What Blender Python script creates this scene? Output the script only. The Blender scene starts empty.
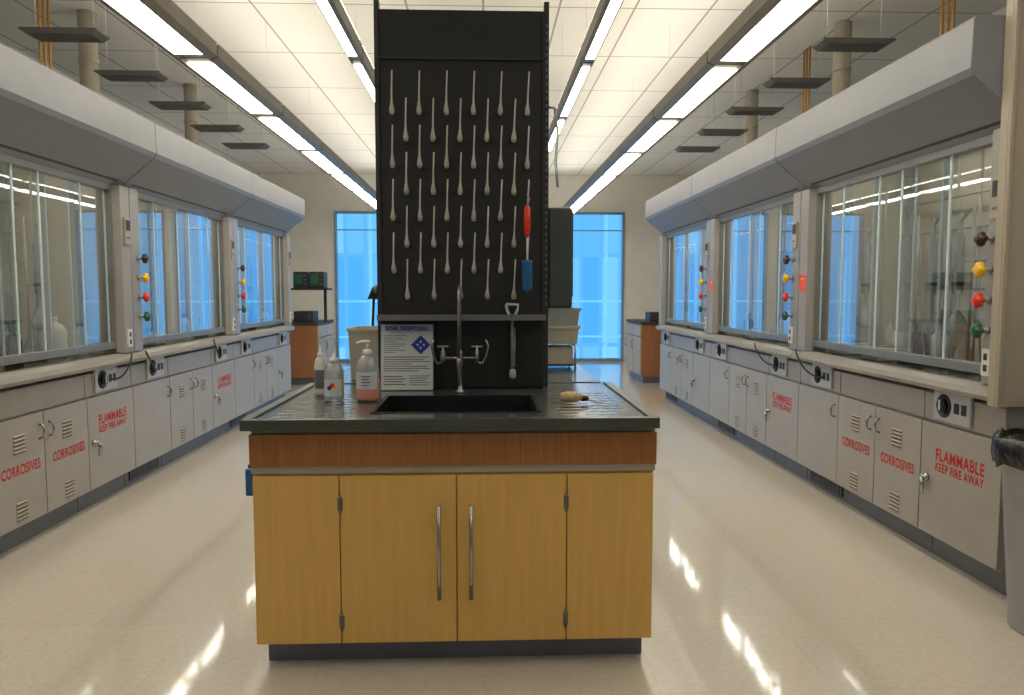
import bpy, bmesh, math, random
from mathutils import Vector, Matrix
random.seed(3)
S=bpy.context.scene
C=S.collection
try:
    S.view_settings.view_transform='Standard'
except Exception as e: print(e)

# ---------------------------------------------------------------- materials
def lin(c):
    out=[]
    for v in c[:3]:
        v=v/255.0
        out.append(v/12.92 if v<=.04045 else ((v+.055)/1.055)**2.4)
    return (out[0],out[1],out[2],1)
def mat(name,col,rough=.5,metal=0,noise=.05,nscale=6,stretch=(1,1,1),emis=0,coat=0,trans=0,bump=0):
    m=bpy.data.materials.new(name); m.use_nodes=True
    nt=m.node_tree; p=nt.nodes['Principled BSDF']
    c=lin(col)
    p.inputs['Roughness'].default_value=rough
    p.inputs['Metallic'].default_value=metal
    p.inputs['Coat Weight'].default_value=coat
    p.inputs['Coat Roughness'].default_value=.08
    p.inputs['Transmission Weight'].default_value=trans
    tc=nt.nodes.new('ShaderNodeTexCoord'); mp=nt.nodes.new('ShaderNodeMapping')
    mp.inputs['Scale'].default_value=stretch
    nt.links.new(tc.outputs['Object'],mp.inputs['Vector'])
    n=nt.nodes.new('ShaderNodeTexNoise'); n.inputs['Scale'].default_value=nscale; n.inputs['Detail'].default_value=4
    nt.links.new(mp.outputs['Vector'],n.inputs['Vector'])
    r=nt.nodes.new('ShaderNodeValToRGB')
    r.color_ramp.elements[0].position=.3; r.color_ramp.elements[1].position=.7
    r.color_ramp.elements[0].color=tuple(max(0,v*(1-noise*2)) for v in c[:3])+(1,)
    r.color_ramp.elements[1].color=tuple(min(1,v*(1+noise)) for v in c[:3])+(1,)
    nt.links.new(n.outputs['Fac'],r.inputs['Fac'])
    nt.links.new(r.outputs['Color'],p.inputs['Base Color'])
    if emis:
        nt.links.new(r.outputs['Color'],p.inputs['Emission Color'])
        p.inputs['Emission Strength'].default_value=emis
    if bump:
        b=nt.nodes.new('ShaderNodeBump'); b.inputs['Strength'].default_value=bump; b.inputs['Distance'].default_value=.01
        nt.links.new(n.outputs['Fac'],b.inputs['Height']); nt.links.new(b.outputs['Normal'],p.inputs['Normal'])
    return m
def brickmat(name,c1,c2,cm,bw,bh,mortar,rough,axis='XY',emis=0,coat=0,spec=None,speck=0):
    m=bpy.data.materials.new(name); m.use_nodes=True
    nt=m.node_tree; p=nt.nodes['Principled BSDF']
    tc=nt.nodes.new('ShaderNodeTexCoord'); mp=nt.nodes.new('ShaderNodeMapping')
    if axis=='XZ': mp.inputs['Rotation'].default_value=(math.radians(-90),0,0)
    nt.links.new(tc.outputs['Object'],mp.inputs['Vector'])
    b=nt.nodes.new('ShaderNodeTexBrick'); b.offset=0
    b.inputs['Color1'].default_value=lin(c1); b.inputs['Color2'].default_value=lin(c2); b.inputs['Mortar'].default_value=lin(cm)
    b.inputs['Scale'].default_value=1; b.inputs['Mortar Size'].default_value=mortar
    b.inputs['Brick Width'].default_value=bw; b.inputs['Row Height'].default_value=bh
    nt.links.new(mp.outputs['Vector'],b.inputs['Vector'])
    out=b.outputs['Color']
    if speck:
        n=nt.nodes.new('ShaderNodeTexNoise'); n.inputs['Scale'].default_value=45; n.inputs['Detail'].default_value=5
        nt.links.new(tc.outputs['Object'],n.inputs['Vector'])
        r=nt.nodes.new('ShaderNodeValToRGB'); r.color_ramp.elements[0].position=.35; r.color_ramp.elements[1].position=.6
        r.color_ramp.elements[0].color=(1-speck,1-speck*1.1,1-speck*1.3,1); r.color_ramp.elements[1].color=(1,1,1,1)
        nt.links.new(n.outputs['Fac'],r.inputs['Fac'])
        mx=nt.nodes.new('ShaderNodeMixRGB'); mx.blend_type='MULTIPLY'; mx.inputs[0].default_value=1
        nt.links.new(out,mx.inputs[1]); nt.links.new(r.outputs['Color'],mx.inputs[2]); out=mx.outputs[0]
    nt.links.new(out,p.inputs['Base Color'])
    p.inputs['Roughness'].default_value=rough; p.inputs['Coat Weight'].default_value=coat; p.inputs['Coat Roughness'].default_value=.06
    if coat: p.inputs['Coat IOR'].default_value=2.0
    if emis:
        nt.links.new(out,p.inputs['Emission Color']); p.inputs['Emission Strength'].default_value=emis
        for l in list(p.inputs['Base Color'].links): nt.links.remove(l)
        p.inputs['Base Color'].default_value=(0,0,0,1)
    return m
def emimat(name,col,s):
    m=bpy.data.materials.new(name); m.use_nodes=True; nt=m.node_tree
    nt.nodes.remove(nt.nodes['Principled BSDF'])
    e=nt.nodes.new('ShaderNodeEmission'); e.inputs[0].default_value=lin(col); e.inputs[1].default_value=s
    nt.links.new(e.outputs[0],nt.nodes['Material Output'].inputs[0]); return m
def glassmat(name,tint,base=.05,gain=.8,rough=.02):
    m=bpy.data.materials.new(name); m.use_nodes=True; nt=m.node_tree
    nt.nodes.remove(nt.nodes['Principled BSDF'])
    t=nt.nodes.new('ShaderNodeBsdfTransparent'); t.inputs[0].default_value=lin(tint)
    g=nt.nodes.new('ShaderNodeBsdfGlossy'); g.inputs['Roughness'].default_value=rough; g.inputs[0].default_value=(.9,.95,1,1)
    lw=nt.nodes.new('ShaderNodeLayerWeight'); lw.inputs[0].default_value=.5
    pw=nt.nodes.new('ShaderNodeMath'); pw.operation='POWER'; pw.inputs[1].default_value=2.4
    ma=nt.nodes.new('ShaderNodeMath'); ma.operation='MULTIPLY_ADD'; ma.inputs[1].default_value=gain; ma.inputs[2].default_value=base
    mx=nt.nodes.new('ShaderNodeMixShader')
    nt.links.new(lw.outputs['Facing'],pw.inputs[0]); nt.links.new(pw.outputs[0],ma.inputs[0]); nt.links.new(ma.outputs[0],mx.inputs[0])
    nt.links.new(t.outputs[0],mx.inputs[1]); nt.links.new(g.outputs[0],mx.inputs[2])
    nt.links.new(mx.outputs[0],nt.nodes['Material Output'].inputs[0]); return m

M={}
M['hood']=mat('hood_enamel',(156,153,150),.36,noise=.02)
M['canopy']=mat('canopy_window_tint',(124,125,131),.45,noise=.02)  # darker, bluer hood enamel; window light and shade put into the colour
M['cab']=mat('cabinet_enamel',(162,158,153),.34,noise=.03)
M['sill']=mat('sill_grey',(138,135,130),.4,noise=.02)
M['endp']=mat('end_panel_grey',(172,162,144),.45,noise=.02)
M['toe']=mat('toe_grey',(104,108,118),.45)
M['liner']=mat('liner_white',(210,205,190),.5,noise=.03)
M['steel']=mat('steel',(170,172,175),.3,metal=1)
M['rod']=mat('rod_steel',(190,188,182),.35,metal=.3)
M['alu']=mat('aluminium',(140,140,138),.4,metal=.5)
M['dark']=mat('dark_grey',(45,46,48),.5)
M['black']=mat('black_plastic',(16,16,18),.4)
M['panel']=mat('suspended_panel_grey',(100,98,94),.5)
M['white']=mat('white_plastic',(225,225,222),.4,noise=.02)
M['plate']=mat('control_plate_grey',(182,188,196),.4,noise=.02)
M['red']=mat('red_ink',(200,34,30),.5,noise=.02)
M['redp']=mat('red_plastic',(225,50,25),.3,noise=.02)
M['yellow']=mat('yellow_plastic',(250,195,20),.3,noise=.02)
M['orange']=mat('orange_plastic',(245,90,30),.4,noise=.02)
M['green']=mat('green_plastic',(25,85,55),.3,noise=.02)
M['brown']=mat('brown_plastic',(62,32,28),.3,noise=.02)
M['blue']=mat('blue_plastic',(20,95,150),.4,noise=.02)
M['navy']=mat('blue_ink',(22,62,165),.5,noise=.02)
M['ink']=mat('dark_ink',(40,42,48),.6,noise=.02)
M['greyink']=mat('grey_ink',(110,112,120),.6,noise=.02)
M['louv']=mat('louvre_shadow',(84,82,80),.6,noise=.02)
M['header']=mat('header_pale_blue',(190,204,222),.6,noise=.02)
M['paper']=mat('paper',(210,216,218),.6,noise=.02)
M['maple']=mat('maple_veneer',(224,178,94),.45,noise=.04,nscale=5,stretch=(9,9,.5),coat=.1)
M['apron']=mat('apron_wood',(162,104,46),.42,noise=.12,nscale=8,stretch=(16,16,.5),coat=.1)
M['bench']=mat('bench_wood',(160,108,72),.45,noise=.1,nscale=6,stretch=(9,9,.6))
M['epoxy']=mat('epoxy_top',(72,78,74),.22,noise=.06,nscale=30,coat=.3)
M['edge']=mat('epoxy_edge',(66,70,56),.35)
M['btop']=mat('bench_top_dark',(48,50,48),.6)
M['sink']=mat('sink_black',(28,31,34),.35)
M['strip']=mat('grey_strip',(176,168,152),.5)
M['board']=mat('pegboard_black',(30,30,27),.5,noise=.05)
M['peg']=mat('peg_white',(190,190,182),.25,noise=.02)
M['chrome']=mat('chrome',(165,165,165),.22,metal=1)
M['dchrome']=mat('dull_chrome',(122,122,120),.3,metal=1)
M['fchrome']=mat('faucet_chrome',(160,160,156),.3,metal=.85)
M['copper']=mat('copper',(205,155,80),.35,metal=.5)
M['galv']=mat('galvanised',(196,188,170),.45,metal=.1)
M['wall']=mat('wall_paint',(226,223,216),.7,noise=.02)
M['wframe']=mat('window_frame',(130,150,170),.4)
M['bin']=mat('bin_grey',(160,164,170),.5)
M['bag']=mat('bag_black',(16,16,18),.25,bump=.9,nscale=18)
M['cream']=mat('cream_plastic',(200,194,176),.5)
M['haze']=mat('translucent_plastic',(190,194,188),.25,trans=.45)
M['amber']=mat('amber_glass',(110,55,15),.1,trans=.4)
M['clearp']=mat('clear_plastic',(215,222,222),.15,trans=.6)
M['milk']=mat('milky_plastic',(225,222,212),.35,noise=.02)
M['pink']=mat('pink_soap',(222,150,135),.25,noise=.02)
M['bristle']=mat('bristles',(205,180,135),.8,noise=.2,nscale=60)
M['glass']=glassmat('sash_glass',(232,238,242),.08,1.15)
M['wglass']=glassmat('window_glass',(235,240,248),.03,.4)
M['pedge']=mat('pane_edge',(200,218,224),.25,noise=.02)
M['screen']=mat('screen_green',(36,96,78),.3)
M['disp']=mat('dispenser_grey',(80,86,84),.35,metal=.4)
M['hous']=mat('lamp_housing',(125,117,105),.4,metal=.3)
M['lens']=emimat('lamp_lens',(255,246,226),12.5)
M['uplens']=emimat('lamp_uplens',(255,246,228),6.8)
M['hfill']=emimat('hood_fill_glow',(255,242,214),11)  # emission for the fill strip added inside each hood
M['tile']=brickmat('ceiling_tile',(230,228,221),(227,225,218),(160,157,150),.6,1.2,.009,.8)
M['floor']=brickmat('floor_vinyl',(226,217,201),(222,213,197),(212,203,187),.6,.6,.002,.3,coat=1,speck=.09)
M['facade']=brickmat('facade_blue_glow',(70,166,236),(128,202,246),(90,174,234),.5,2.3,.05,.6,axis='XZ',emis=1.4)  # facade is emissive: daylight is put into the material
M['facade2']=mat('facade_pale_glow',(115,192,240),.6,emis=1.3)  # facade bars glow too, same stand-in for daylight

# ---------------------------------------------------------------- mesh builder
class B:
    def __init__(s): s.bm=bmesh.new(); s.ms=[]
    def mi(s,m):
        m=M[m]
        if m not in s.ms: s.ms.append(m)
        return s.ms.index(m)
    def faces(s,vs,fs,m,smooth=False):
        i=s.mi(m); bv=[s.bm.verts.new(v) for v in vs]
        for f in fs:
            try:
                fc=s.bm.faces.new([bv[k] for k in f]); fc.material_index=i; fc.smooth=smooth
            except ValueError: pass
        return s
    def box(s,x0,x1,y0,y1,z0,z1,m):
        vs=[(x,y,z) for z in(z0,z1) for y in(y0,y1) for x in(x0,x1)]
        return s.faces(vs,[(0,2,3,1),(4,5,7,6),(0,1,5,4),(2,6,7,3),(0,4,6,2),(1,3,7,5)],m)
    def quad(s,a,b,c,d,m): return s.faces([a,b,c,d],[(0,1,2,3)],m)
    def loft(s,rings,m,cap=True,smooth=True):
        n=len(rings[0]); vs=[v for r in rings for v in r]; fs=[]
        for k in range(len(rings)-1):
            for j in range(n):
                a=k*n+j; b=k*n+(j+1)%n; fs.append((a,b,b+n,a+n))
        if cap:
            fs.append(tuple(range(n-1,-1,-1))); fs.append(tuple((len(rings)-1)*n+j for j in range(n)))
        return s.faces(vs,fs,m,smooth)
    def tube(s,pts,r,m,seg=10):
        pts=[Vector(p) for p in pts]; rings=[]; N=None
        for k,p in enumerate(pts):
            if k==0: t=pts[1]-p
            elif k==len(pts)-1: t=p-pts[k-1]
            else: t=(pts[k+1]-pts[k-1])
            t.normalize()
            if N is None:
                N=t.orthogonal().normalized()
            else:
                N=(N-t*N.dot(t)); N=N.normalized() if N.length>1e-6 else t.orthogonal().normalized()
            Bn=t.cross(N); rr=r[k] if isinstance(r,(list,tuple)) else r
            rings.append([p+(N*math.cos(a)+Bn*math.sin(a))*rr for a in [2*math.pi*j/seg for j in range(seg)]])
        return s.loft(rings,m)
    def lathe(s,prof,c,m,seg=20,axis='z',sx=1,sy=1):
        rings=[]
        for r,h in prof:
            r=max(r,.0004); ring=[]
            for j in range(seg):
                a=2*math.pi*j/seg; u=r*math.cos(a)*sx; v=r*math.sin(a)*sy
                if axis=='z': ring.append(Vector((c[0]+u,c[1]+v,c[2]+h)))
                elif axis=='y': ring.append(Vector((c[0]+u,c[1]+h,c[2]-v)))
                else: ring.append(Vector((c[0]+h,c[1]+u,c[2]+v)))
            rings.append(ring)
        return s.loft(rings,m)
    def prism(s,poly,axis,a,b,m):
        def P(p,t):
            if axis=='x': return Vector((t,p[0],p[1]))
            if axis=='y': return Vector((p[0],t,p[1]))
            return Vector((p[0],p[1],t))
        return s.loft([[P(p,a) for p in poly],[P(p,b) for p in poly]],m,smooth=False)
    def obj(s,name,parent=None,loc=(0,0,0),rot=(0,0,0),bevel=0,label=None,cat=None,group=None,kind=None):
        bmesh.ops.recalc_face_normals(s.bm,faces=s.bm.faces)
        me=bpy.data.meshes.new(name); s.bm.to_mesh(me); s.bm.free()
        for m in s.ms: me.materials.append(m)
        o=bpy.data.objects.new(name,me); C.objects.link(o)
        o.location=loc; o.rotation_euler=rot
        if parent: o.parent=parent
        if bevel:
            md=o.modifiers.new('bev','BEVEL'); md.width=bevel; md.segments=2; md.limit_method='ANGLE'
        tag(o,label,cat,group,kind); return o
def tag(o,label=None,cat=None,group=None,kind=None):
    if label:o['label']=label
    if cat:o['category']=cat
    if group:o['group']=group
    if kind:o['kind']=kind
def empty(name,loc=(0,0,0),rz=0,**k):
    o=bpy.data.objects.new(name,None); o.empty_display_size=.1; C.objects.link(o); o.location=loc; o.rotation_euler=(0,0,rz); tag(o,**k); return o
def copy_tree(o,parent=None):
    n=o.copy(); C.objects.link(n)
    if parent: n.parent=parent
    for c in list(o.children): copy_tree(c,n)
    return n
def kill(o):
    for c in list(o.children): kill(c)
    bpy.data.objects.remove(o)
def scatter(root,places):
    out=[root]
    for k in range(1,len(places)): out.append(copy_tree(root))
    for o,(loc,rz) in zip(out,places):
        o.location=loc; o.rotation_euler=(0,0,rz)
    return out
def text(s,width,height,m,name='lettering',parent=None,loc=(0,0,0),rot=(math.pi/2,0,0),bold=.0,sp=1.0):
    cu=bpy.data.curves.new(name,'FONT'); cu.body=s; cu.align_x='CENTER'; cu.align_y='CENTER'; cu.extrude=.0; cu.offset=bold; cu.space_line=sp; cu.size=1; cu.space_character=1.08
    t=bpy.data.objects.new(name,cu); C.objects.link(t)
    dg=bpy.context.evaluated_depsgraph_get(); dg.update()
    me=bpy.data.meshes.new_from_object(t.evaluated_get(dg))
    bpy.data.objects.remove(t)
    xs=[v.co.x for v in me.vertices]; ys=[v.co.y for v in me.vertices]
    w=max(xs)-min(xs); h=max(ys)-min(ys); cx=(max(xs)+min(xs))/2; cy=(max(ys)+min(ys))/2
    for v in me.vertices:
        v.co.x=(v.co.x-cx)*width/w; v.co.y=(v.co.y-cy)*height/h
    me.materials.clear(); me.materials.append(M[m])
    o=bpy.data.objects.new(name,me); C.objects.link(o); o.location=loc; o.rotation_euler=rot
    if parent:o.parent=parent
    return o

# ---------------------------------------------------------------- room
XL,XR,YN,YF,ZC=-4.3,4.1,-1.5,14.4,3.6
b=B(); b.box(XL-.1,XR+.1,YN,YF+.1,-.1,0,'floor'); b.obj('floor',kind='structure',label='glossy cream speckled vinyl floor')
b=B(); b.box(XL-.1,XR+.1,YN,YF+.1,ZC,ZC+.1,'tile'); b.obj('ceiling',kind='structure',label='cream suspended tile ceiling')
b=B(); b.box(XL-.1,XL,YN,YF,0,ZC,'wall'); b.obj('wall_left',kind='structure',label='cream painted wall behind fume hoods')
b=B(); b.box(XR,XR+.1,YN,YF,0,ZC,'wall'); b.obj('wall_right',kind='structure',label='cream painted wall behind fume hoods')
wins=[(-2.86,-1.15),(-.95,.9),(1.1,2.73)]
WT=2.9
b=B(); prev=XL
for a,c in wins:
    b.box(prev,a,YF,YF+.12,0,ZC,'wall'); b.box(a,c,YF,YF+.12,WT,ZC,'wall'); prev=c
b.box(prev,XR,YF,YF+.12,0,ZC,'wall'); b.obj('wall_back',kind='structure',label='cream end wall with tall windows')
for k,(a,c) in enumerate(wins):
    b=B(); w=.04
    b.box(a,a+w,YF-.02,YF+.1,0,WT,'wframe'); b.box(c-w,c,YF-.02,YF+.1,0,WT,'wframe')
    b.box(a+w,c-w,YF-.02,YF+.1,WT-w,WT,'wframe'); b.box(a+w,c-w,YF-.02,YF+.1,0,.06,'wframe')
    b.box(a+w,c-w,YF+.03,YF+.06,2.54,2.56,'wframe')
    b.quad((a,YF+.045,0),(c,YF+.045,0),(c,YF+.045,WT),(a,YF+.045,WT),'wglass')
    b.obj('window_%d'%(k+1),kind='structure',label='tall floor length window with blue daylight')
b=B(); b.box(-14,14,19,19.3,-3,9,'facade')
for k in range(-14,14): b.box(k+.1,k+.16,18.9,19,-3,9,'facade2')
for z in(.2,1.1): b.box(-14,14,18.88,18.9,z,z+.05,'facade2')
b.obj('glowing_building',label='self-glowing blue curtain wall building standing in for daylight outside the windows',cat='building')  # backdrop glows by itself and supplies the blue daylight

# ---------------------------------------------------------------- hood assembly (local: x along width, -y toward aisle)
W=2.1
RX=2.28; LX=-2.46
places=[]
for i in range(3): places.append(('R',i,((RX,5.2+W*i,0),-math.pi/2)))
for i in range(3): places.append(('L',i,((LX,3.1+W*i,0),math.pi/2)))
PL=[p[2] for p in places]
def tow(side,i,lx,ly,lz=0):
    return (RX+ly,5.2+W*i-lx,lz) if side=='R' else (LX-ly,3.1+W*i+lx,lz)
def rz(side): return -math.pi/2 if side=='R' else math.pi/2

hood=empty('fume_hood',label='grey enamelled fume hood with sliding glass sash',cat='fume hood',group='fume hoods along the aisles')
g=.004
b=B()
b.box(g,.05,.1,.8,.945,2.42,'liner'); b.box(W-.05,W-g,.1,.8,.945,2.42,'liner')
b.box(g,W-g,.8,.83,.865,2.42,'liner'); b.box(g,W-g,.05,.83,2.42,2.44,'canopy'); b.box(.05,W-.05,.1,.8,2.3,2.32,'liner')
b.obj('hood_body',hood)
b=B(); b.box(.05,W-.05,.72,.735,1.02,2.2,'liner')
for x in(.3,.9,1.5): b.box(x,x+.3,.70,.72,1.45,1.47,'dark')
b.obj('baffle',hood)
b=B(); b.box(.25,W-.25,.3,.42,2.27,2.30,'alu'); b.box(.27,W-.27,.32,.40,2.262,2.27,'hfill'); b.obj('hood_fill_strip',hood,label='added glowing strip that brightens the hood interior')  # added glow under the hood top, only to brighten the interior
b=B(); b.box(g,W-g,.0,.8,.865,.945,'epoxy'); b.obj('work_surface',hood,bevel=.004)
b=B(); b.prism([(.1,2.07),(.0,2.07),(-.02,2.10),(-.225,2.27),(-.24,2.30),(-.235,2.50),(-.22,2.515),(.1,2.515)],'x',g,W-g,'canopy')
b.prism([(.0,2.085),(-.006,2.085),(-.03,2.108),(-.02,2.112)],'x',.1,W-.1,'dark')
b.obj('canopy',hood,bevel=.003)
for fl in(0,1):
    pl=[(g,.1),(g,-.045),(.13,-.045),(.15,-.0),(.15,.1)]
    if fl: pl=[(W-x,y) for x,y in pl]
    b=B(); b.prism(pl,'z',.95,2.07,'hood'); b.obj('corner_post',hood,bevel=.004)
b=B(); b.prism([(-.075,.885),(-.085,.905),(-.07,.93),(-.03,.95),(.03,.95),(.03,.925),(-.03,.925),(-.06,.90)],'x',g,W-g,'sill')
b.obj('airfoil_sill',hood,label='grey metal airfoil sill')
b=B(); x0,x1=.15,W-.15
b.box(x0,x0+.02,.0,.055,.97,2.07,'alu'); b.box(x1-.02,x1,.0,.055,.97,2.07,'alu')
b.box(x0+.02,x1-.02,.0,.055,.985,1.03,'alu'); b.box(x0+.02,x1-.02,.0,.055,2.03,2.07,'alu')
b.obj('sash_frame',hood,bevel=.003,label='aluminium sash frame')
pw=.44; NP=5
for k in range(NP):
    xa=x0+.02+k*(x1-x0-.04-pw)/(NP-1); y=.018 if k%2 else .038
    b=B(); b.quad((xa,y,1.03),(xa+pw,y,1.03),(xa+pw,y,2.03),(xa,y,2.03),'glass')
    for e in(xa,xa+pw-.014): b.box(e,e+.014,y-.004,y+.004,1.03,2.03,'pedge')
    b.obj('sash_pane',hood,label='clear sliding glass pane')
b=B()
for k in range(6): x=.17+k*.352; b.tube([(x,.66,.945),(x,.66,2.2)],.008,'rod',8)
for z in(1.15,1.35,1.55,1.75,1.95): b.tube([(.08,.645,z),(W-.08,.645,z)],.008,'rod',8)
b.obj('rod_lattice',hood,label='steel rod support lattice')
cols=['brown','yellow','redp','green']
for sx in(.09,W-.10):
    for c,z in zip(cols,(1.595,1.46,1.325,1.19)):
        v=empty('service_valve',(sx,-.045,z)); v.parent=hood
        b=B(); b.lathe([(.018,0),(.018,-.008),(.008,-.012),(.008,-.04)],(0,0,0),'alu',12,'y'); b.obj('valve_stem',v)
        b=B(); n=24; prof=[(.010,-.035),(.026,-.038),(.030,-.050),(.026,-.066),(.012,-.070)]
        rings=[]
        for r,h in prof:
            rings.append([Vector(((r*(1+.18*math.cos(4*a)))*math.cos(a),h,r*(1+.18*math.cos(4*a))*math.sin(a))) for a in [2*math.pi*j/n for j in range(n)]])
        b.loft(rings,c); b.obj('valve_knob',v,label=c.replace('redp','red')+' lobed valve knob')
mon=B(); mon.box(W-.10,W-.03,-.060,-.045,1.68,1.86,'endp'); mon.box(W-.092,W-.038,-.063,-.060,1.775,1.845,'dark')
for k in range(3): mon.box(W-.088+k*.018,W-.078+k*.018,-.063,-.060,1.72,1.732,'greyink')
mon.obj('airflow_monitor',hood,bevel=.002,label='pale airflow monitor with dark screen')
b=B(); b.box(W-.115,W-.06,-.06,-.045,.99,1.11,'white'); b.box(W-.098,W-.077,-.063,-.06,1.01,1.04,'dark'); b.box(W-.098,W-.077,-.063,-.06,1.06,1.09,'dark')
b.obj('power_outlet',hood,bevel=.002)
hs=scatter(hood,PL)
for h,(s,i,_) in zip(hs,places):
    for c in list(h.children):
        if c.name.startswith('service_valve') and ((c.location.x>1)!=(s=='R')): kill(c)
b=B(); b.box(RX-.105,RX+.83,3.05,3.10,.87,3.1,'endp')
b.box(RX-.105,RX-.085,3.035,3.05,.87,3.1,'endp')
ep=b.obj('hood_end_panel',label='tall beige grey metal panel closing the hood row end',cat='panel',bevel=.004)

# base cabinets
def cab_body(root,w,vent=False):
    b=B(); b.box(g,w-g,0,.6,.12,.86,'cab'); b.box(g,w-g,-.012,0,.715,.855,'cab')
    b.obj('cabinet_body',root,bevel=.003)
    b=B(); b.box(g,w-g,.06,.6,.0,.12,'toe')
    if vent:
        b.box(w*.1,w*.9,.053,.06,.025,.095,'dark')
        for k in range(14): x=w*.1+(k+.5)*w*.8/14; b.box(x-.008,x+.004,.048,.053,.025,.095,'toe')
    b.obj('toe_kick',root)
def door(root,x0,x1,louv=True,words=None,handle=None):
    w=x1-x0; d=empty('door',(x0,0,0)); d.parent=root
    b=B(); b.box(.004,w-.004,-.022,0,.135,.705,'cab')
    if louv:
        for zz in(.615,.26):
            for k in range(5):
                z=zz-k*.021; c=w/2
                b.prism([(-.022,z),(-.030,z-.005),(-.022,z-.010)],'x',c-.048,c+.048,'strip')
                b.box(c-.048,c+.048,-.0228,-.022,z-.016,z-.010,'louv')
    b.obj('door_leaf',d,bevel=.003)
    if handle=='L' or handle=='R':
        hx=.045 if handle=='L' else w-.045
        b=B(); b.tube([(hx,-.02,.64),(hx,-.045,.632),(hx,-.05,.60),(hx,-.045,.568),(hx,-.02,.56)],.006,'chrome',8); b.obj('handle',d,label='chrome bow handle')
    if handle=='P':
        b=B(); b.lathe([(.022,0),(.022,-.01),(.012,-.014),(.012,-.03)],(.06,-.022,.42),'chrome',14,'y')
        b.tube([(.06,-.05,.42),(.075,-.055,.39),(.07,-.05,.34)],[.011,.012,.008],'chrome',8); b.obj('handle',d,label='chrome paddle latch')
    if words:
        for s,wd,h,z in words: text(s,wd,h,'red',parent=d,loc=(w/2+.01,-.0235,z),bold=.022)
fl=empty('flammable_cabinet',label='grey steel cabinet with red flammable warning lettering',cat='cabinet',group='flammable storage cabinets')
cab_body(fl,.6); door(fl,0,.6,False,[('FLAMMABLE',.36,.060,.555),('KEEP FIRE AWAY',.36,.044,.493)],'P')
co=empty('corrosives_cabinet',label='grey two-door steel cabinet with red corrosives lettering',cat='cabinet',group='corrosives storage cabinets')
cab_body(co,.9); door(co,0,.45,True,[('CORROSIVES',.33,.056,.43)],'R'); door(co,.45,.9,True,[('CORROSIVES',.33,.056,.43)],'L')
pc=empty('base_cabinet',label='plain grey steel base cabinet with a single door',cat='cabinet',group='plain base cabinets')
cab_body(pc,.6,True); door(pc,0,.6,False,None,'R')
def off(lx): return [(tow(s,i,lx,0),rz(s)) for s,i,_ in places]
def killtext(o):
    for c in list(o.children):
        if c.name.startswith('lettering'): bpy.data.objects.remove(c)
        else: killtext(c)
scatter(pc,off(0))
for o,(s,i,_) in zip(scatter(co,off(.6)),places):
    if i>0:
        killtext(o); o.name='double_cabinet'; o['label']='grey two-door steel base cabinet with louvred doors'; o['group']='louvred double cabinets'
for o,(s,i,_) in zip(scatter(fl,off(1.5)),places):
    if i==2:
        killtext(o); o.name='latched_cabinet'; o['label']='grey steel base cabinet with chrome paddle latch'; o['group']='latched base cabinets'
cb=empty('control_box',label='pale grey control panel with black rotary dial and outlets',cat='control panel',group='control panels on the cabinet aprons')
b=B(); b.box(-.14,.14,-.028,-.0125,.73,.883,'plate'); b.obj('face_plate',cb,bevel=.003)
b=B(); b.lathe([(.058,-.028),(.058,-.030)],(-.055,0,.805),'ink',24,'y'); b.lathe([(.036,-.030),(.034,-.047),(.028,-.05)],(-.055,0,.805),'black',20,'y'); b.box(-.059,-.051,-.054,-.047,.785,.835,'white')
b.obj('dial',cb,label='black rotary dial')
b=B(); b.box(.025,.06,-.031,-.028,.78,.83,'black'); b.box(.080,.115,-.031,-.028,.78,.83,'black'); b.obj('outlet',cb)
pts=[]
for s,i,_ in places:
    for lx in(.36,1.74): pts.append((tow(s,i,lx,0),rz(s)))
scatter(cb,pts)
b=B(); b.box(-.055,.055,-.0475,-.0455,1.37,1.48,'orange'); b.box(-.03,.03,-.048,-.0475,1.45,1.46,'white')
t=b.obj('warning_tag',label='square orange warning tag on the hood post',cat='sign',group='orange hood tags')
scatter(t,[(tow('R',0,.07,0),rz('R')),(tow('R',1,.07,0),rz('R'))])
b=B(); b.lathe([(.08,2.445),(.08,2.46),(.07,2.5),(.07,ZC-.002)],(0,0,0),'galv',24)
for z in(2.8,3.2): b.lathe([(.077,z),(.077,z+.03)],(0,0,0),'galv',24)
d=b.obj('exhaust_duct',label='round galvanised exhaust duct rising from a fume hood',cat='duct',group='exhaust ducts')
scatter(d,[(tow(s,i,1.05,.72),0) for s,i,_ in places])
b=B(); b.tube([(0,0,2.445),(0,0,ZC-.002)],.010,'copper',8)
d=b.obj('copper_pipe',label='vertical copper service pipe above a hood',cat='pipe',group='copper service pipes')
scatter(d,[(tow(s,i,.35+.06*k,.70),0) for s,i,_ in places[:] for k in(0,1,2) if i<2])
sp=empty('suspended_panel',label='flat dark grey panel hung from the ceiling above the hoods',cat='panel',group='suspended ceiling panels')
b=B(); b.prism([(-.24,3.0),(-.20,2.975),(.20,2.975),(.24,3.0),(.24,3.012),(-.24,3.012)],'y',-.085,.085,'panel'); b.obj('panel_body',sp)
for x in(-.18,.18):
    b=B(); b.tube([(x,0,3.012),(x,0,ZC)],.0025,'white',6); b.obj('hanger_rod',sp)
pts=[]
for y in(4.95,5.85,6.75,7.65,8.55): pts+=[((2.45,y,0),0),((-2.66,y,0),0)]
scatter(sp,pts)

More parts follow.
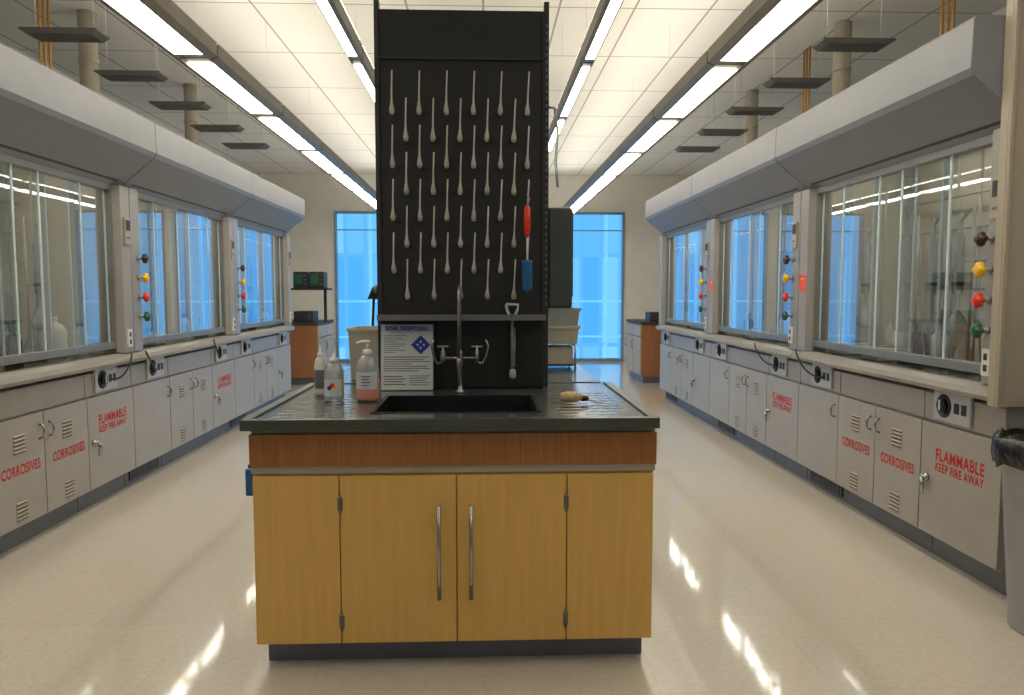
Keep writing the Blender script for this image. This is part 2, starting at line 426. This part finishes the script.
# ---------------------------------------------------------------- pendant lamps
def lamp(x,ys,seg,w,lab,lens='lens',z=2.8,grp='linear pendant lamps'):
    L=empty('pendant_lamp',label=lab,cat='lamp',group=grp)
    b=B(); b.prism([(-w,z+.10),(-w,z+.02),(-w*.62,z-.0),(-w*.62,z+.012),(w*.62,z+.012),(w*.62,z),(w,z+.02),(w,z+.10)],'y',0,seg-.02,'hous'); b.obj('lamp_housing',L)
    b=B(); b.box(-w*.6,w*.6,.09,seg-.11,z+.002,z+.010,lens); b.obj('lamp_lens',L,label='glowing warm white lens')
    b=B(); b.box(-w*.85,w*.85,.05,seg-.07,z+.102,z+.118,'uplens'); b.obj('upper_lens',L)
    b=B(); b.tube([(0,.05,z+.1),(0,.05,ZC)],.0015,'white',6); b.obj('suspension_cable',L)
    scatter(L,[((x,y,0),0) for y in ys])
ys=[.3+1.5*k for k in range(9)]
lamp(1.565,ys,1.5,.14,'linear pendant lamp with warm glowing lens')
lamp(-1.79,ys,1.5,.14,'linear pendant lamp with warm glowing lens')
lamp(.66,ys[2:5],1.5,.045,'slim linear pendant lamp above the island bench',grp='slim pendant lamps')
lamp(-.80,ys[2:5],1.5,.045,'slim linear pendant lamp above the island bench',grp='slim pendant lamps')

# ---------------------------------------------------------------- island
cx=-.105
IC=empty('sink_cabinet',label='maple sink cabinet with long steel pulls under the island end',cat='cabinet')
xl,xr=cx-.715,cx+.715; yf=2.6
def frame(b,x0,x1,y0,y1,z0,z1,m,t=.02):
    b.box(x0,x1,y0,y0+t,z0,z1,m); b.box(x0,x1,y1-t,y1,z0,z1,m); b.box(x0,x0+t,y0+t,y1-t,z0,z1,m); b.box(x1-t,x1,y0+t,y1-t,z0,z1,m)
b=B(); frame(b,xl,xr,yf+.02,3.55,.1,.72,'maple'); b.box(xl+.02,xr-.02,yf+.08,3.5,0,.12,'toe')
frame(b,xl-.005,xr+.005,yf+.01,3.55,.72,.745,'strip'); frame(b,xl-.005,xr+.005,yf+.02,3.55,.862,.884,'strip')
b.obj('cabinet_body',IC)
b=B(); frame(b,xl-.008,xr+.008,yf,3.55,.745,.862,'apron'); b.obj('apron_panel',IC,label='orange brown wood apron',bevel=.002)
dx=[xl,xl+.305,cx+.005,xl+.305+.81,xr]
for k in range(4):
    a,c=dx[k]+.002,dx[k+1]-.002
    if k in(0,3):
        b=B(); b.box(a,c,yf,yf+.02,.1,.712,'maple'); b.obj('side_panel',IC,bevel=.002)
    else:
        d=empty('door',(0,0,0)); d.parent=IC
        b=B(); b.box(a,c,yf,yf+.02,.1,.712,'maple'); b.obj('door_leaf',d,bevel=.002)
        hx=c-.06 if k==1 else a+.05
        b=B(); b.tube([(hx,yf,.585),(hx,yf-.035,.585)],.006,'chrome'); b.tube([(hx,yf,.295),(hx,yf-.035,.295)],.006,'chrome'); b.tube([(hx,yf-.035,.61),(hx,yf-.035,.27)],.0075,'chrome')
        b.obj('handle',d,label='long brushed steel bar handle')
        hx=a if k==1 else c
        for z in(.61,.18):
            b=B(); b.tube([(hx,yf-.004,z-.032),(hx,yf-.004,z+.032)],.005,'dchrome',8); b.box(hx-.009,hx+.009,yf-.002,yf,z-.024,z+.024,'dchrome'); b.obj('hinge',d)
SC=empty('sink_countertop',label='dark epoxy countertop with drainboard grooves and inset sink',cat='countertop')
X0,X1,Y0,Y1=cx-.735,cx+.72,2.55,3.6; sx0,sx1,sy0,sy1=-.42,.21,2.72,3.18
b=B()
def slab(b,x0,x1,y0,y1,m='epoxy'): b.box(x0,x1,y0,y1,.885,.915,m)
slab(b,X0,sx0,Y0,Y1); slab(b,sx1,X1,Y0,Y1); slab(b,sx0,sx1,Y0,sy0); slab(b,sx0,sx1,sy1,Y1)
b.box(X0,X1,Y0-.004,Y0+.03,.885,.922,'edge'); b.box(X0-.004,X0+.03,Y0+.03,Y1,.885,.922,'edge'); b.box(X1-.03,X1+.004,Y0+.03,Y1,.885,.922,'edge')
b.obj('slab',SC)
for a,c in((X0+.08,sx0-.06),(sx1+.06,X1-.08)):
    b=B()
    for k in range(9):
        y=2.66+k*.07
        b.prism([(y,.915),(y+.004,.9165),(y+.010,.9165),(y+.014,.915)],'x',a,c,'epoxy')
    b.obj('drainboard_ribs',SC)
b=B(); z0=.76
b.box(sx0-.002,sx0+.012,sy0,sy1,z0,.918,'sink'); b.box(sx1-.012,sx1+.002,sy0,sy1,z0,.918,'sink'); b.box(sx0,sx1,sy0-.002,sy0+.012,z0,.918,'sink'); b.box(sx0,sx1,sy1-.012,sy1+.002,z0,.918,'sink'); b.box(sx0,sx1,sy0,sy1,z0-.012,z0,'sink')
b.lathe([(.04,z0),(.04,z0+.004)],(cx,2.95,0),'steel'); b.obj('sink_basin',SC,label='black sink basin')
IB=empty('island_bench',label='island lab bench with dark worktop behind the sink tower',cat='lab bench')
b=B(); b.box(cx-.66,cx+.65,3.62,4.6,.1,.885,'bench'); b.box(cx-.6,cx+.6,3.66,4.55,0,.1,'toe'); b.obj('bench_body',IB)
b=B(); b.box(cx-.69,cx+.68,3.61,4.65,.885,.92,'epoxy'); b.obj('worktop',IB,bevel=.003)
TW=empty('service_tower',label='black service tower standing on the island bench',cat='tower')
b=B(); b.box(-.475,.280,3.42,3.58,.92,2.62,'board'); b.obj('tower_panel',TW,bevel=.003)
for x in(-.478,.284):
    b=B(); b.box(x-.010,x+.012,3.419,3.46,.92,2.66,'dark')
    for k in range(40): b.box(x-.002,x+.006,3.4175,3.419,1.3+k*.032,1.315+k*.032,'greyink')
    b.obj('slotted_upright',TW,label='dark slotted steel upright')
DR=empty('drying_rack',label='black glassware drying board with rows of white pegs',cat='drying rack')
b=B(); b.box(-.465,.267,3.385,3.416,1.24,2.60,'board')
b.box(-.473,-.463,3.375,3.416,1.22,2.60,'dark'); b.box(.265,.275,3.375,3.416,1.22,2.60,'dark'); b.box(-.473,.275,3.372,3.416,2.39,2.40,'dark'); b.obj('rack_board',DR)
b=B(); b.prism([(3.385,1.235),(3.30,1.235),(3.295,1.262),(3.303,1.262),(3.308,1.243),(3.385,1.243)],'x',-.475,.277,'alu'); b.obj('drip_trough',DR,label='grey metal drip trough')
b=B()
b.lathe([(.0105,0),(.011,-.005),(.008,-.009)],(0,0,0),'peg',14,'y')
P=[(0,-.005,-.010),(0,-.016,-.010),(0,-.026,.003),(0,-.032,.018),(.001,-.037,.038),(.002,-.045,.080),(.006,-.060,.162)]
b.tube(P,[.007,.0115,.0115,.0078,.0045,.0036,.0034],'peg',12)
first=None
for r in range(8):
    n=6 if r%2==0 else 5
    for k in range(n):
        x=cx+(k-(n-1)/2)*.12; z=2.165-.117*r
        if first is None: o=first=b.obj('drying_peg',DR,loc=(x,3.385,z))
        else:
            o=first.copy(); C.objects.link(o); o.location=(x,3.385,z)
BR=empty('bottle_brush',(.19,3.28,0),label='bottle brush with red handle and blue bristles hanging',cat='brush')
b=B(); b.lathe([(.006,1.74),(.014,1.73),(.016,1.66),(.012,1.61),(.005,1.60)],(0,0,0),'redp',14); b.obj('brush_handle',BR,label='red handle')
b=B(); b.tube([(0,0,1.79),(.01,0,1.77),(0,0,1.735)],.003,'steel',6); b.tube([(0,0,1.61),(0,0,1.36)],.0035,'peg',6); b.obj('brush_wire',BR)
b=B(); b.lathe([(.006,1.505)]+[(.026 if k%2 else .021,1.50-k*.0075) for k in range(18)]+[(.008,1.365)],(0,0,0),'blue',18); b.obj('brush_head',BR,label='blue bristles')
HS=empty('hanging_tongs',(.128,3.390,0),label='metal lab tongs hanging below the drip trough',cat='tongs')
b=B(); b.tube([(-.028,-.012,1.305),(.028,-.012,1.305),(.024,-.012,1.28),(.004,-.012,1.235),(-.004,-.012,1.235),(-.024,-.012,1.28),(-.028,-.012,1.305)],.0065,'paper',8); b.obj('loop_handle',HS,label='pale triangular loop handle')
b=B(); b.tube([(0,-.012,1.24),(.0,-.014,1.20),(0,-.016,1.0)],[.009,.0065,.006],'rod',10); b.tube([(.012,-.014,1.20),(.010,-.016,1.02)],.0035,'rod',8); b.obj('shaft',HS)
b=B(); b.lathe([(.003,.022),(.012,.018),(.016,0),(.014,-.02),(.005,-.026)],(.002,-.016,.99),'rod',14,sy=.5); b.obj('jaw',HS)
FC=empty('faucet',(cx-.002,3.27,.916),label='chrome gooseneck lab faucet with side handles',cat='faucet')
b=B(); b.lathe([(.020,0),(.020,.008),(.010,.016),(.008,.05),(.008,.12),(.012,.13),(.012,.18),(.007,.19)],(0,0,0),'fchrome'); b.obj('faucet_body',FC)
pts=[(0,0,.19),(0,0,.40)]+[(0,-.07+.07*math.cos(a),.40+.07*math.sin(a)) for a in [math.pi*k/10 for k in range(1,11)]]+[(0,-.14,.16)]
b=B(); b.tube(pts,.0058,'fchrome',12); b.obj('gooseneck_spout',FC)
b=B(); b.lathe([(.008,.0),(.010,-.01),(.008,-.04),(.005,-.06),(.004,-.12)],(0,-.14,.165),'fchrome',14); b.obj('nozzle',FC)
for s in(-1,1):
    h=empty('tap_handle',(0,0,0)); h.parent=FC
    b=B(); b.tube([(0,0,.155),(s*.075,0,.155)],.0055,'fchrome'); b.lathe([(.009,-.02),(.011,0),(.009,.03),(.005,.035),(.005,.05)],(s*.075,0,.155),'fchrome',14); b.obj('valve_arm',h)
    b=B(); b.tube([(s*.075-.026,0,.205),(s*.075+.026,0,.205)],.0042,'fchrome',8); b.tube([(s*.075,-.026,.205),(s*.075,.026,.205)],.0042,'fchrome',8); b.obj('cross_grip',h)
    b=B(); b.tube([(s*.075,0,.14),(s*.10,-.01,.13),(s*.115,-.012,.16),(s*.125,-.015,.21),(s*.115,-.02,.235)],[.0055,.005,.005,.0045,.004],'fchrome',8); b.obj('side_nozzle',h)
sg=empty('disposal_sign',(-.350,3.345,.919),label='white laminated sink disposal notice leaning on the tower',cat='sign')
sg.rotation_euler=(math.radians(-7),0,0)
b=B(); b.box(-.120,.120,-.001,.001,0,.30,'paper'); b.box(-.120,-.117,-.0015,-.001,0,.30,'greyink'); b.box(.117,.120,-.0015,-.001,0,.30,'greyink'); b.box(-.117,.117,-.0015,-.001,.297,.30,'greyink')
b.box(-.117,.117,-.0014,-.001,.262,.297,'header')
for k in range(9): b.box(-.105,-.105+[.10,.085,.095,.06,.10,.09,.07,.098,.05][k],-.0016,-.001,.245-k*.0095,.248-k*.0095,'greyink')
for k in range(7): b.box(-.105,[.10,.08,.105,.02,.09,.104,.05][k],-.0016,-.001,.148-k*.0105,.1515-k*.0105,'greyink' if k else 'ink')
for k in range(4): b.box(-.105,-.02+.015*(k%2),-.0016,-.001,.06-k*.012,.0635-k*.012,'ink')
for k in range(5): b.box(.01,.105-.01*(k%3),-.0016,-.001,.062-k*.010,.065-k*.010,'greyink')
b.obj('sign_sheet',sg)
text('SINK DISPOSAL',.20,.020,'navy',parent=sg,loc=(0,-.0025,.280),bold=.03)
b=B(); c0=(.062,.205); r=.044
b.prism([(c0[0]-r,c0[1]),(c0[0],c0[1]-r),(c0[0]+r,c0[1]),(c0[0],c0[1]+r)],'y',-.003,-.001,'navy')
for p in((-.014,0),(.014,0),(0,.014),(0,-.014)):
    q=.006; b.prism([(c0[0]+p[0]-q,c0[1]+p[1]),(c0[0]+p[0],c0[1]+p[1]-q),(c0[0]+p[0]+q,c0[1]+p[1]),(c0[0]+p[0],c0[1]+p[1]+q)],'y',-.004,-.003,'paper')
b.obj('diamond_symbol',sg,label='blue diamond symbol with white marks')
def bottle(name,x,y,prof,m,lab,capprof=None,capm='white',z=.919,extra=None,cat='bottle',band=None):
    o=empty(name,(x,y,z),label=lab,cat=cat)
    b=B(); b.lathe(prof,(0,0,0),m,24); b.obj('bottle_body',o)
    if capprof: b=B(); b.lathe(capprof,(0,0,0),capm,20); b.obj('bottle_cap',o)
    if band:
        r,z0,z1,bm_=band; b=B(); n=16; vs=[]; 
        for k in range(n+1):
            a=math.radians(-150+120*k/n); vs.append((r*math.cos(a),r*math.sin(a)))
        for k in range(n): b.quad((vs[k][0],vs[k][1],z0),(vs[k+1][0],vs[k+1][1],z0),(vs[k+1][0],vs[k+1][1],z1),(vs[k][0],vs[k][1],z1),bm_)
        b.obj('bottle_label',o)
    if extra: extra(o)
    return o
bottle('squeeze_bottle',-.705,3.2,[(.024,0),(.026,.01),(.026,.13),(.02,.155),(.012,.165)],'milk','slim white squeeze bottle with pointed cap',[(.013,.162),(.013,.18),(.006,.185),(.003,.215)],'white',band=(.0266,.03,.11,'greyink'))
def washx(o):
    b=B(); q=.011; y=-.0425
    for dxx,dzz,m in((0,q,'redp'),(-q,0,'navy'),(q,0,'yellow'),(0,-q,'paper')):
        b.prism([(dxx-q,.055+dzz),(dxx,.055+dzz-q),(dxx+q,.055+dzz),(dxx,.055+dzz+q)],'y',y,y+.002,m)
    b.obj('hazard_diamond',o,label='four colour hazard diamond')
bottle('wash_bottle',-.615,3.04,[(.038,0),(.040,.008),(.040,.12),(.03,.145),(.017,.155)],'clearp','clear plastic wash bottle with hazard diamond label',[(.019,.152),(.019,.172),(.008,.178),(.004,.195)],'white',extra=washx,band=(.0407,.02,.09,'paper'))
def pumpx(o):
    b=B(); b.tube([(0,0,.205),(0,0,.235)],.005,'white',8); b.tube([(.01,0,.238),(-.02,0,.240),(-.045,0,.232)],[.009,.008,.005],'white',8); b.obj('pump_head',o)
    b=B(); b.lathe([(.047,.006),(.0475,.008),(.0475,.09),(.047,.092)],(0,0,0),'pink',24,sx=1.015,sy=1.015); b.obj('soap_liquid',o,label='pink liquid soap')
    b=B()
    for k in range(4): b.box(-.018,.018-.006*(k%2),-.0502,-.0488,.10-k*.012,.104-k*.012,'navy' if k==0 else 'greyink')
    b.obj('label_print',o)
bottle('soap_pump_bottle',-.478,3.04,[(.044,0),(.047,.008),(.047,.13),(.04,.16),(.02,.185)],'clearp','clear pump bottle of pink hand soap with white label',[(.02,.183),(.02,.205),(.008,.21)],'white',extra=pumpx,band=(.0488,.05,.12,'paper'))
SB=empty('scrub_brush',(.345,2.93,.919),label='small wooden scrub brush with pale bristles lying on the drainboard',cat='brush')
b=B(); b.lathe([(.002,-.045),(.020,-.038),(.027,-.01),(.025,.02),(.013,.045),(.006,.052)],(0,0,.024),'bristle',16,'x',sy=.85); b.obj('bristle_head',SB)
b=B(); b.lathe([(.008,.04),(.013,.05),(.011,.068),(.002,.075)],(0,0,.018),'brown',12,'x'); b.tube([(.07,0,.012),(.11,-.02,.004),(.15,-.05,.004)],.0025,'steel',6); b.obj('brush_handle',SB)
EC=empty('towel_dispenser',label='dark grey metal dispenser cabinet fixed to the tower side',cat='dispenser')
b=B(); b.box(.297,.415,3.47,3.85,1.285,1.755,'disp'); b.obj('dispenser_body',EC,bevel=.012)
b=B(); b.box(.415,.421,3.50,3.82,1.34,1.74,'dark'); b.lathe([(.01,0),(.01,.006)],(.421,3.66,1.6),'steel',12,'x'); b.obj('dispenser_cover',EC,bevel=.003)
HT=empty('hanging_tubing',(.325,3.44,0),label='glass tubing hanging beside the tower upright',cat='tubing')
b=B(); b.tube([(0,0,2.2),(.012,-.01,2.1),(.004,-.012,1.95),(.014,-.01,1.84)],.006,'clearp',8); b.obj('glass_tube',HT)
b=B(); b.tube([(-.028,-.004,2.2),(0,-.004,2.2)],.006,'steel',8); b.obj('hook',HT)
WR=empty('wire_rack',label='low steel wire rack standing on the bench',cat='rack')
b=B()
for x in(.34,.40,.46,.52):
    b.tube([(x,4.2,1.06),(x,4.5,1.06)],.004,'steel',6)
for y in(4.2,4.5): b.tube([(.34,y,1.06),(.52,y,1.06)],.005,'steel',6)
for x in(.34,.52):
    for y in(4.2,4.5): b.tube([(x,y,.92),(x,y,1.06)],.006,'steel',6)
b.obj('rack_frame',WR)
b=B(); b.box(.34,.52,4.2,4.49,.94,.95,'dark'); b.box(.35,.51,4.22,4.4,.95,1.045,'cream'); b.obj('lower_shelf',WR)
def tray(name,x0,x1,y0,y1,z0,z1,m,lab,cat):
    o=empty(name,((x0+x1)/2,(y0+y1)/2,z0),label=lab,cat=cat); hx=(x1-x0)/2; hy=(y1-y0)/2; h=z1-z0
    def ring(a,bb,z): return [Vector((-a,-bb,z)),Vector((a,-bb,z)),Vector((a,bb,z)),Vector((-a,bb,z))]
    b=B(); b.loft([ring(hx*.88,hy*.9,0),ring(hx,hy,h),ring(hx*.95,hy*.95,h),ring(hx*.84,hy*.86,.006)],m,smooth=False); b.obj('tub',o,bevel=.003)
    b=B(); b.box(-hx-.006,hx+.006,-hy-.006,-hy+.004,h-.015,h,m); b.box(-hx-.006,hx+.006,hy-.004,hy+.006,h-.015,h,m); b.box(-hx-.006,-hx+.004,-hy,hy,h-.015,h,m); b.box(hx-.004,hx+.006,-hy,hy,h-.015,h,m); b.obj('rim',o)
    return o
tray('plastic_bin',.335,.545,4.2,4.5,1.066,1.17,'cream','cream plastic bin on the wire rack','bin')
tray('plastic_bin',.35,.55,4.22,4.48,1.171,1.27,'haze','translucent plastic bin stacked on another bin','bin')
tray('storage_tub',-.68,-.53,3.72,4.0,.921,1.18,'cream','cream storage tub standing on the island bench','tub')
DL=empty('desk_lamp',(-.62,4.35,.921),label='black articulated lamp on the island bench',cat='lamp')
b=B(); b.lathe([(.07,0),(.07,.015),(.015,.02),(.01,.05)],(0,0,0),'black'); b.obj('lamp_base',DL)
b=B(); b.tube([(0,0,.03),(-.03,0,.25),(-.02,0,.44)],.008,'black',8); b.obj('lamp_arm',DL)
b=B(); b.lathe([(.02,.05),(.035,.03),(.06,-.03),(.055,-.03),(.03,.02)],(.0,0,.43),'black',18); b.obj('lamp_shade',DL)
BH=empty('glove_holder',(xl-.030,2.78,.62),label='blue plastic holder fixed to the side of the sink cabinet',cat='holder')
b=B(); b.box(-.02,.029,-.1,.1,0,.10,'blue'); b.obj('holder_box',BH,bevel=.006)
b=B(); b.box(-.014,.012,-.08,.08,.10,.112,'dark'); b.obj('holder_insert',BH)
# ---------------------------------------------------------------- trash bin
TB=empty('trash_bin',(2.385,2.72,0),label='light grey tapered trash bin lined with a black bag',cat='trash bin')
def sq(a,bb,z,n=48,e=.35,wob=0,zw=0):
    out=[]
    for k in range(n):
        t=2*math.pi*k/n; c,s_=math.cos(t),math.sin(t)
        w=1+wob*math.sin(k*2.7)+wob*.6*math.cos(k*5.1)
        out.append(Vector((a*w*math.copysign(abs(c)**e,c),bb*w*math.copysign(abs(s_)**e,s_),z+zw*math.sin(k*1.9)+zw*.7*math.cos(k*3.3))))
    return out
b=B(); b.loft([sq(.25,.18,0),sq(.255,.185,.01),sq(.29,.235,.70),sq(.305,.25,.705),sq(.305,.25,.735),sq(.28,.22,.735),sq(.245,.175,.02)],'bin'); b.obj('bin_body',TB)
b=B(); b.loft([sq(.312,.257,.67,wob=.012,zw=.012),sq(.318,.262,.71,wob=.02),sq(.315,.26,.765,wob=.02,zw=.004),sq(.29,.235,.795,wob=.03,zw=.01),sq(.265,.21,.75,wob=.03),sq(.24,.2,.55,wob=.02)],'bag',cap=False); b.obj('bin_bag',TB,label='crumpled black plastic liner bag')

# ---------------------------------------------------------------- end benches
def bench(x0,x1,face,y0,y1,lab):
    o=empty('lab_bench',((x0+x1)/2,(y0+y1)/2,0),label=lab,cat='lab bench',group='wooden side benches')
    hx=(x1-x0)/2; hy=(y1-y0)/2
    b=B(); b.box(-hx,hx,-hy,hy,.1,.88,'bench'); b.box(-hx+.04,hx-.04,-hy+.04,hy-.04,0,.1,'toe'); b.obj('bench_body',o,bevel=.003)
    b=B(); b.box(-hx-.02,hx+.02,-hy-.02,hy+.02,.88,.92,'btop'); b.obj('worktop',o,bevel=.003)
    n=2
    for k in range(n):
        ya=-hy+2*hy*k/n+.01; yb=-hy+2*hy*(k+1)/n-.01; xx=hx if face>0 else -hx
        d=empty('door',(0,0,0)); d.parent=o
        b=B(); b.box(min(xx,xx+face*.02),max(xx,xx+face*.02),ya,yb,.12,.68,'endp'); b.obj('door_leaf',d,bevel=.003)
        b=B(); b.tube([(xx+face*.02,yb-.06,.5),(xx+face*.05,yb-.06,.5),(xx+face*.05,yb-.06,.62),(xx+face*.02,yb-.06,.62)],.006,'chrome',8); b.obj('handle',d)
        b=B(); b.box(min(xx,xx+face*.02),max(xx,xx+face*.02),ya,yb,.70,.86,'endp'); dr=b.obj('drawer',o,bevel=.003)
bench(2.34,3.24,-1,10.9,12.0,'wooden lab bench with dark worktop by the window')
bench(-3.44,-2.44,1,10.9,12.0,'wooden lab bench with dark worktop by the window')
def instrument(name,x,y,z,w,d,h,lab,scr=True,cat='instrument'):
    o=empty(name,(x,y,z),label=lab,cat=cat)
    b=B(); b.box(-w/2,w/2,-d/2,d/2,0,h,'dark'); b.obj('housing',o,bevel=.01)
    if scr:
        b=B(); b.box(-w*.42,w*.1,-d/2-.006,-d/2,h*.25,h*.85,'screen'); b.obj('screen',o)
    b=B()
    for k in range(3): b.lathe([(.012,0),(.010,-.015)],(w*.3,-d/2,h*(.25+.25*k)),'greyink',12,'y')
    b.obj('knob',o); return o
sh=B(); sh.box(-3.40,-2.30,11.0,11.35,1.39,1.42,'dark')
for x in(-3.3,-2.4): sh.box(x-.02,x+.02,11.3,11.34,.921,1.39,'dark')
sh.obj('instrument_shelf',label='dark raised bench shelf carrying instruments',cat='shelf')
instrument('instrument_box',-2.70,11.17,1.421,.21,.25,.24,'small dark instrument with green display on the shelf')
instrument('instrument_box',-2.46,11.17,1.421,.21,.25,.24,'small dark instrument with green display on the shelf')
instrument('power_supply',-2.64,11.1,.921,.28,.35,.16,'black bench power supply on the side bench',False)
instrument('power_supply',2.62,11.1,.921,.3,.35,.14,'black bench power supply on the side bench',False)
# ---------------------------------------------------------------- hood contents
def proto(kind,mm,lab,cat):
    o=empty(kind,label=lab,cat=cat)
    if kind=='reagent_bottle':
        b=B(); b.lathe([(.045,0),(.048,.006),(.048,.13),(.03,.165),(.017,.175),(.017,.19)],(0,0,0),mm,20); b.obj('bottle_body',o)
        b=B(); b.lathe([(.021,.188),(.021,.215),(.018,.218)],(0,0,0),'black' if mm=='amber' else 'blue',16); b.obj('bottle_cap',o)
    if kind=='flask':
        b=B(); b.lathe([(.06,0),(.065,.008),(.06,.03),(.02,.12),(.018,.17),(.022,.175)],(0,0,0),mm,20); b.obj('flask_body',o)
        b=B(); b.lathe([(.06,.009),(.056,.03),(.045,.055)],(0,0,0),'milk',20); b.obj('flask_liquid',o)
    if kind=='jug':
        b=B(); b.lathe([(.07,0),(.075,.01),(.075,.17),(.05,.21),(.022,.225),(.022,.24)],(0,0,0),mm,20); b.obj('jug_body',o)
        b=B(); b.lathe([(.026,.238),(.026,.26)],(0,0,0),'white',16); b.obj('jug_cap',o)
    if kind=='hotplate':
        b=B(); b.box(-.1,.1,-.12,.1,0,.08,'white'); b.obj('hotplate_base',o,bevel=.008)
        b=B(); b.box(-.085,.085,-.07,.095,.08,.09,'alu'); b.obj('heating_plate',o,bevel=.002)
        b=B(); b.lathe([(.016,0),(.014,-.02)],(-.04,-.12,.04),'black',12,'y'); b.lathe([(.016,0),(.014,-.02)],(.04,-.12,.04),'black',12,'y'); b.obj('knob',o)
    if kind=='condenser':
        b=B(); b.tube([(0,0,.0),(0,0,.86)],.007,'rod',8); b.box(-.08,.08,-.05,.08,0,.015,'dark'); b.obj('ring_stand',o)
        b=B(); b.lathe([(.008,.18),(.05,.2),(.055,.24),(.035,.29),(.012,.32),(.012,.40),(.026,.41),(.026,.70),(.012,.72),(.012,.82)],(0,-.07,0),'clearp',18); b.obj('glass_column',o,label='clear glass flask and column')
        b=B(); b.tube([(0,0,.46),(0,-.05,.46)],.006,'rod',8); b.lathe([(.03,.45),(.03,.47)],(0,-.07,0),'dark',14); b.obj('clamp',o)
        b=B(); b.tube([(.01,-.07,.78),(.06,-.05,.84),(.09,-.02,.55),(.07,0,.25),(.08,.02,.02)],.006,'cream',8); b.obj('rubber_tube',o)
    return o
pr=[proto('reagent_bottle','amber','amber glass reagent bottle with black cap inside a hood','bottle'),
    proto('reagent_bottle','milk','white plastic reagent bottle with blue cap inside a hood','bottle'),
    proto('flask','clearp','conical glass flask standing inside a hood','flask'),
    proto('jug','milk','large white plastic jug standing inside a hood','jug'),
    proto('hotplate','white','white stirring hotplate standing inside a hood','hotplate'),
    proto('condenser','white','clear glass distillation column clamped on a ring stand','glassware')]
used=[False]*6
GR=['amber bottles in the hoods','white bottles in the hoods','flasks in the hoods','jugs in the hoods','hotplates in the hoods','distillation columns in the hoods']
def put(k,s,i,x,d):
    o=pr[k] if not used[k] else copy_tree(pr[k]); used[k]=True
    o.location=tow(s,i,x,d,.946); o.rotation_euler=(0,0,rz(s)); o['group']=GR[k]
for s,i,_ in places:
    slots=[.30,.53,.76,.99,1.22,1.45,1.68,1.88]
    for n_,x in enumerate(slots):
        if random.random()<.15 and i>0: continue
        k=5 if (i==0 and n_%2==1) else random.choice([0,1,2,3,4,5])
        if n_==7 and k in(4,5): k=1
        put(k,s,i,x,random.uniform(.20,.28))
        if i==0: put([3,0,1,2][n_%4],s,i,x,.52)
def cord(s,i,lx,dxx,z0,z1):
    b=B(); ptsl=[(lx,-.095,z0),(lx+dxx*.2,-.10,z0-.08),(lx+dxx*.6,-.09,z1-.02),(lx+dxx,-.04,z1)]
    pts=[]
    P=[Vector(p) for p in ptsl]
    for k in range(13):
        t=k/12; pts.append(P[0]*(1-t)**3+P[1]*3*t*(1-t)**2+P[2]*3*t*t*(1-t)+P[3]*t**3)
    b.tube([tow(s,i,*p) for p in pts],.006,'black',8); b.obj('extension_lead',label='black power lead looping from the sill to an outlet',cat='cable',group='power leads')
cord('R',1,1.4,.35,.95,.80); cord('R',0,.1,.32,.95,.80); cord('L',1,1.35,.25,.95,.80); cord('L',1,.05,.3,.95,.80); cord('L',0,1.95,-.18,.95,.80)

# ---------------------------------------------------------------- world + camera
w=bpy.data.worlds.new('world'); S.world=w; w.use_nodes=True
w.node_tree.nodes['Background'].inputs[0].default_value=(.9,.9,.9,1); w.node_tree.nodes['Background'].inputs[1].default_value=.22
cam=bpy.data.cameras.new('camera'); co_=bpy.data.objects.new('camera',cam); C.objects.link(co_)
co_.location=(0,0,1.362); co_.rotation_euler=(math.radians(90-4.29),0,math.radians(-2.16))
cam.sensor_width=36; cam.lens=26.02; cam.clip_start=.05
S.camera=co_
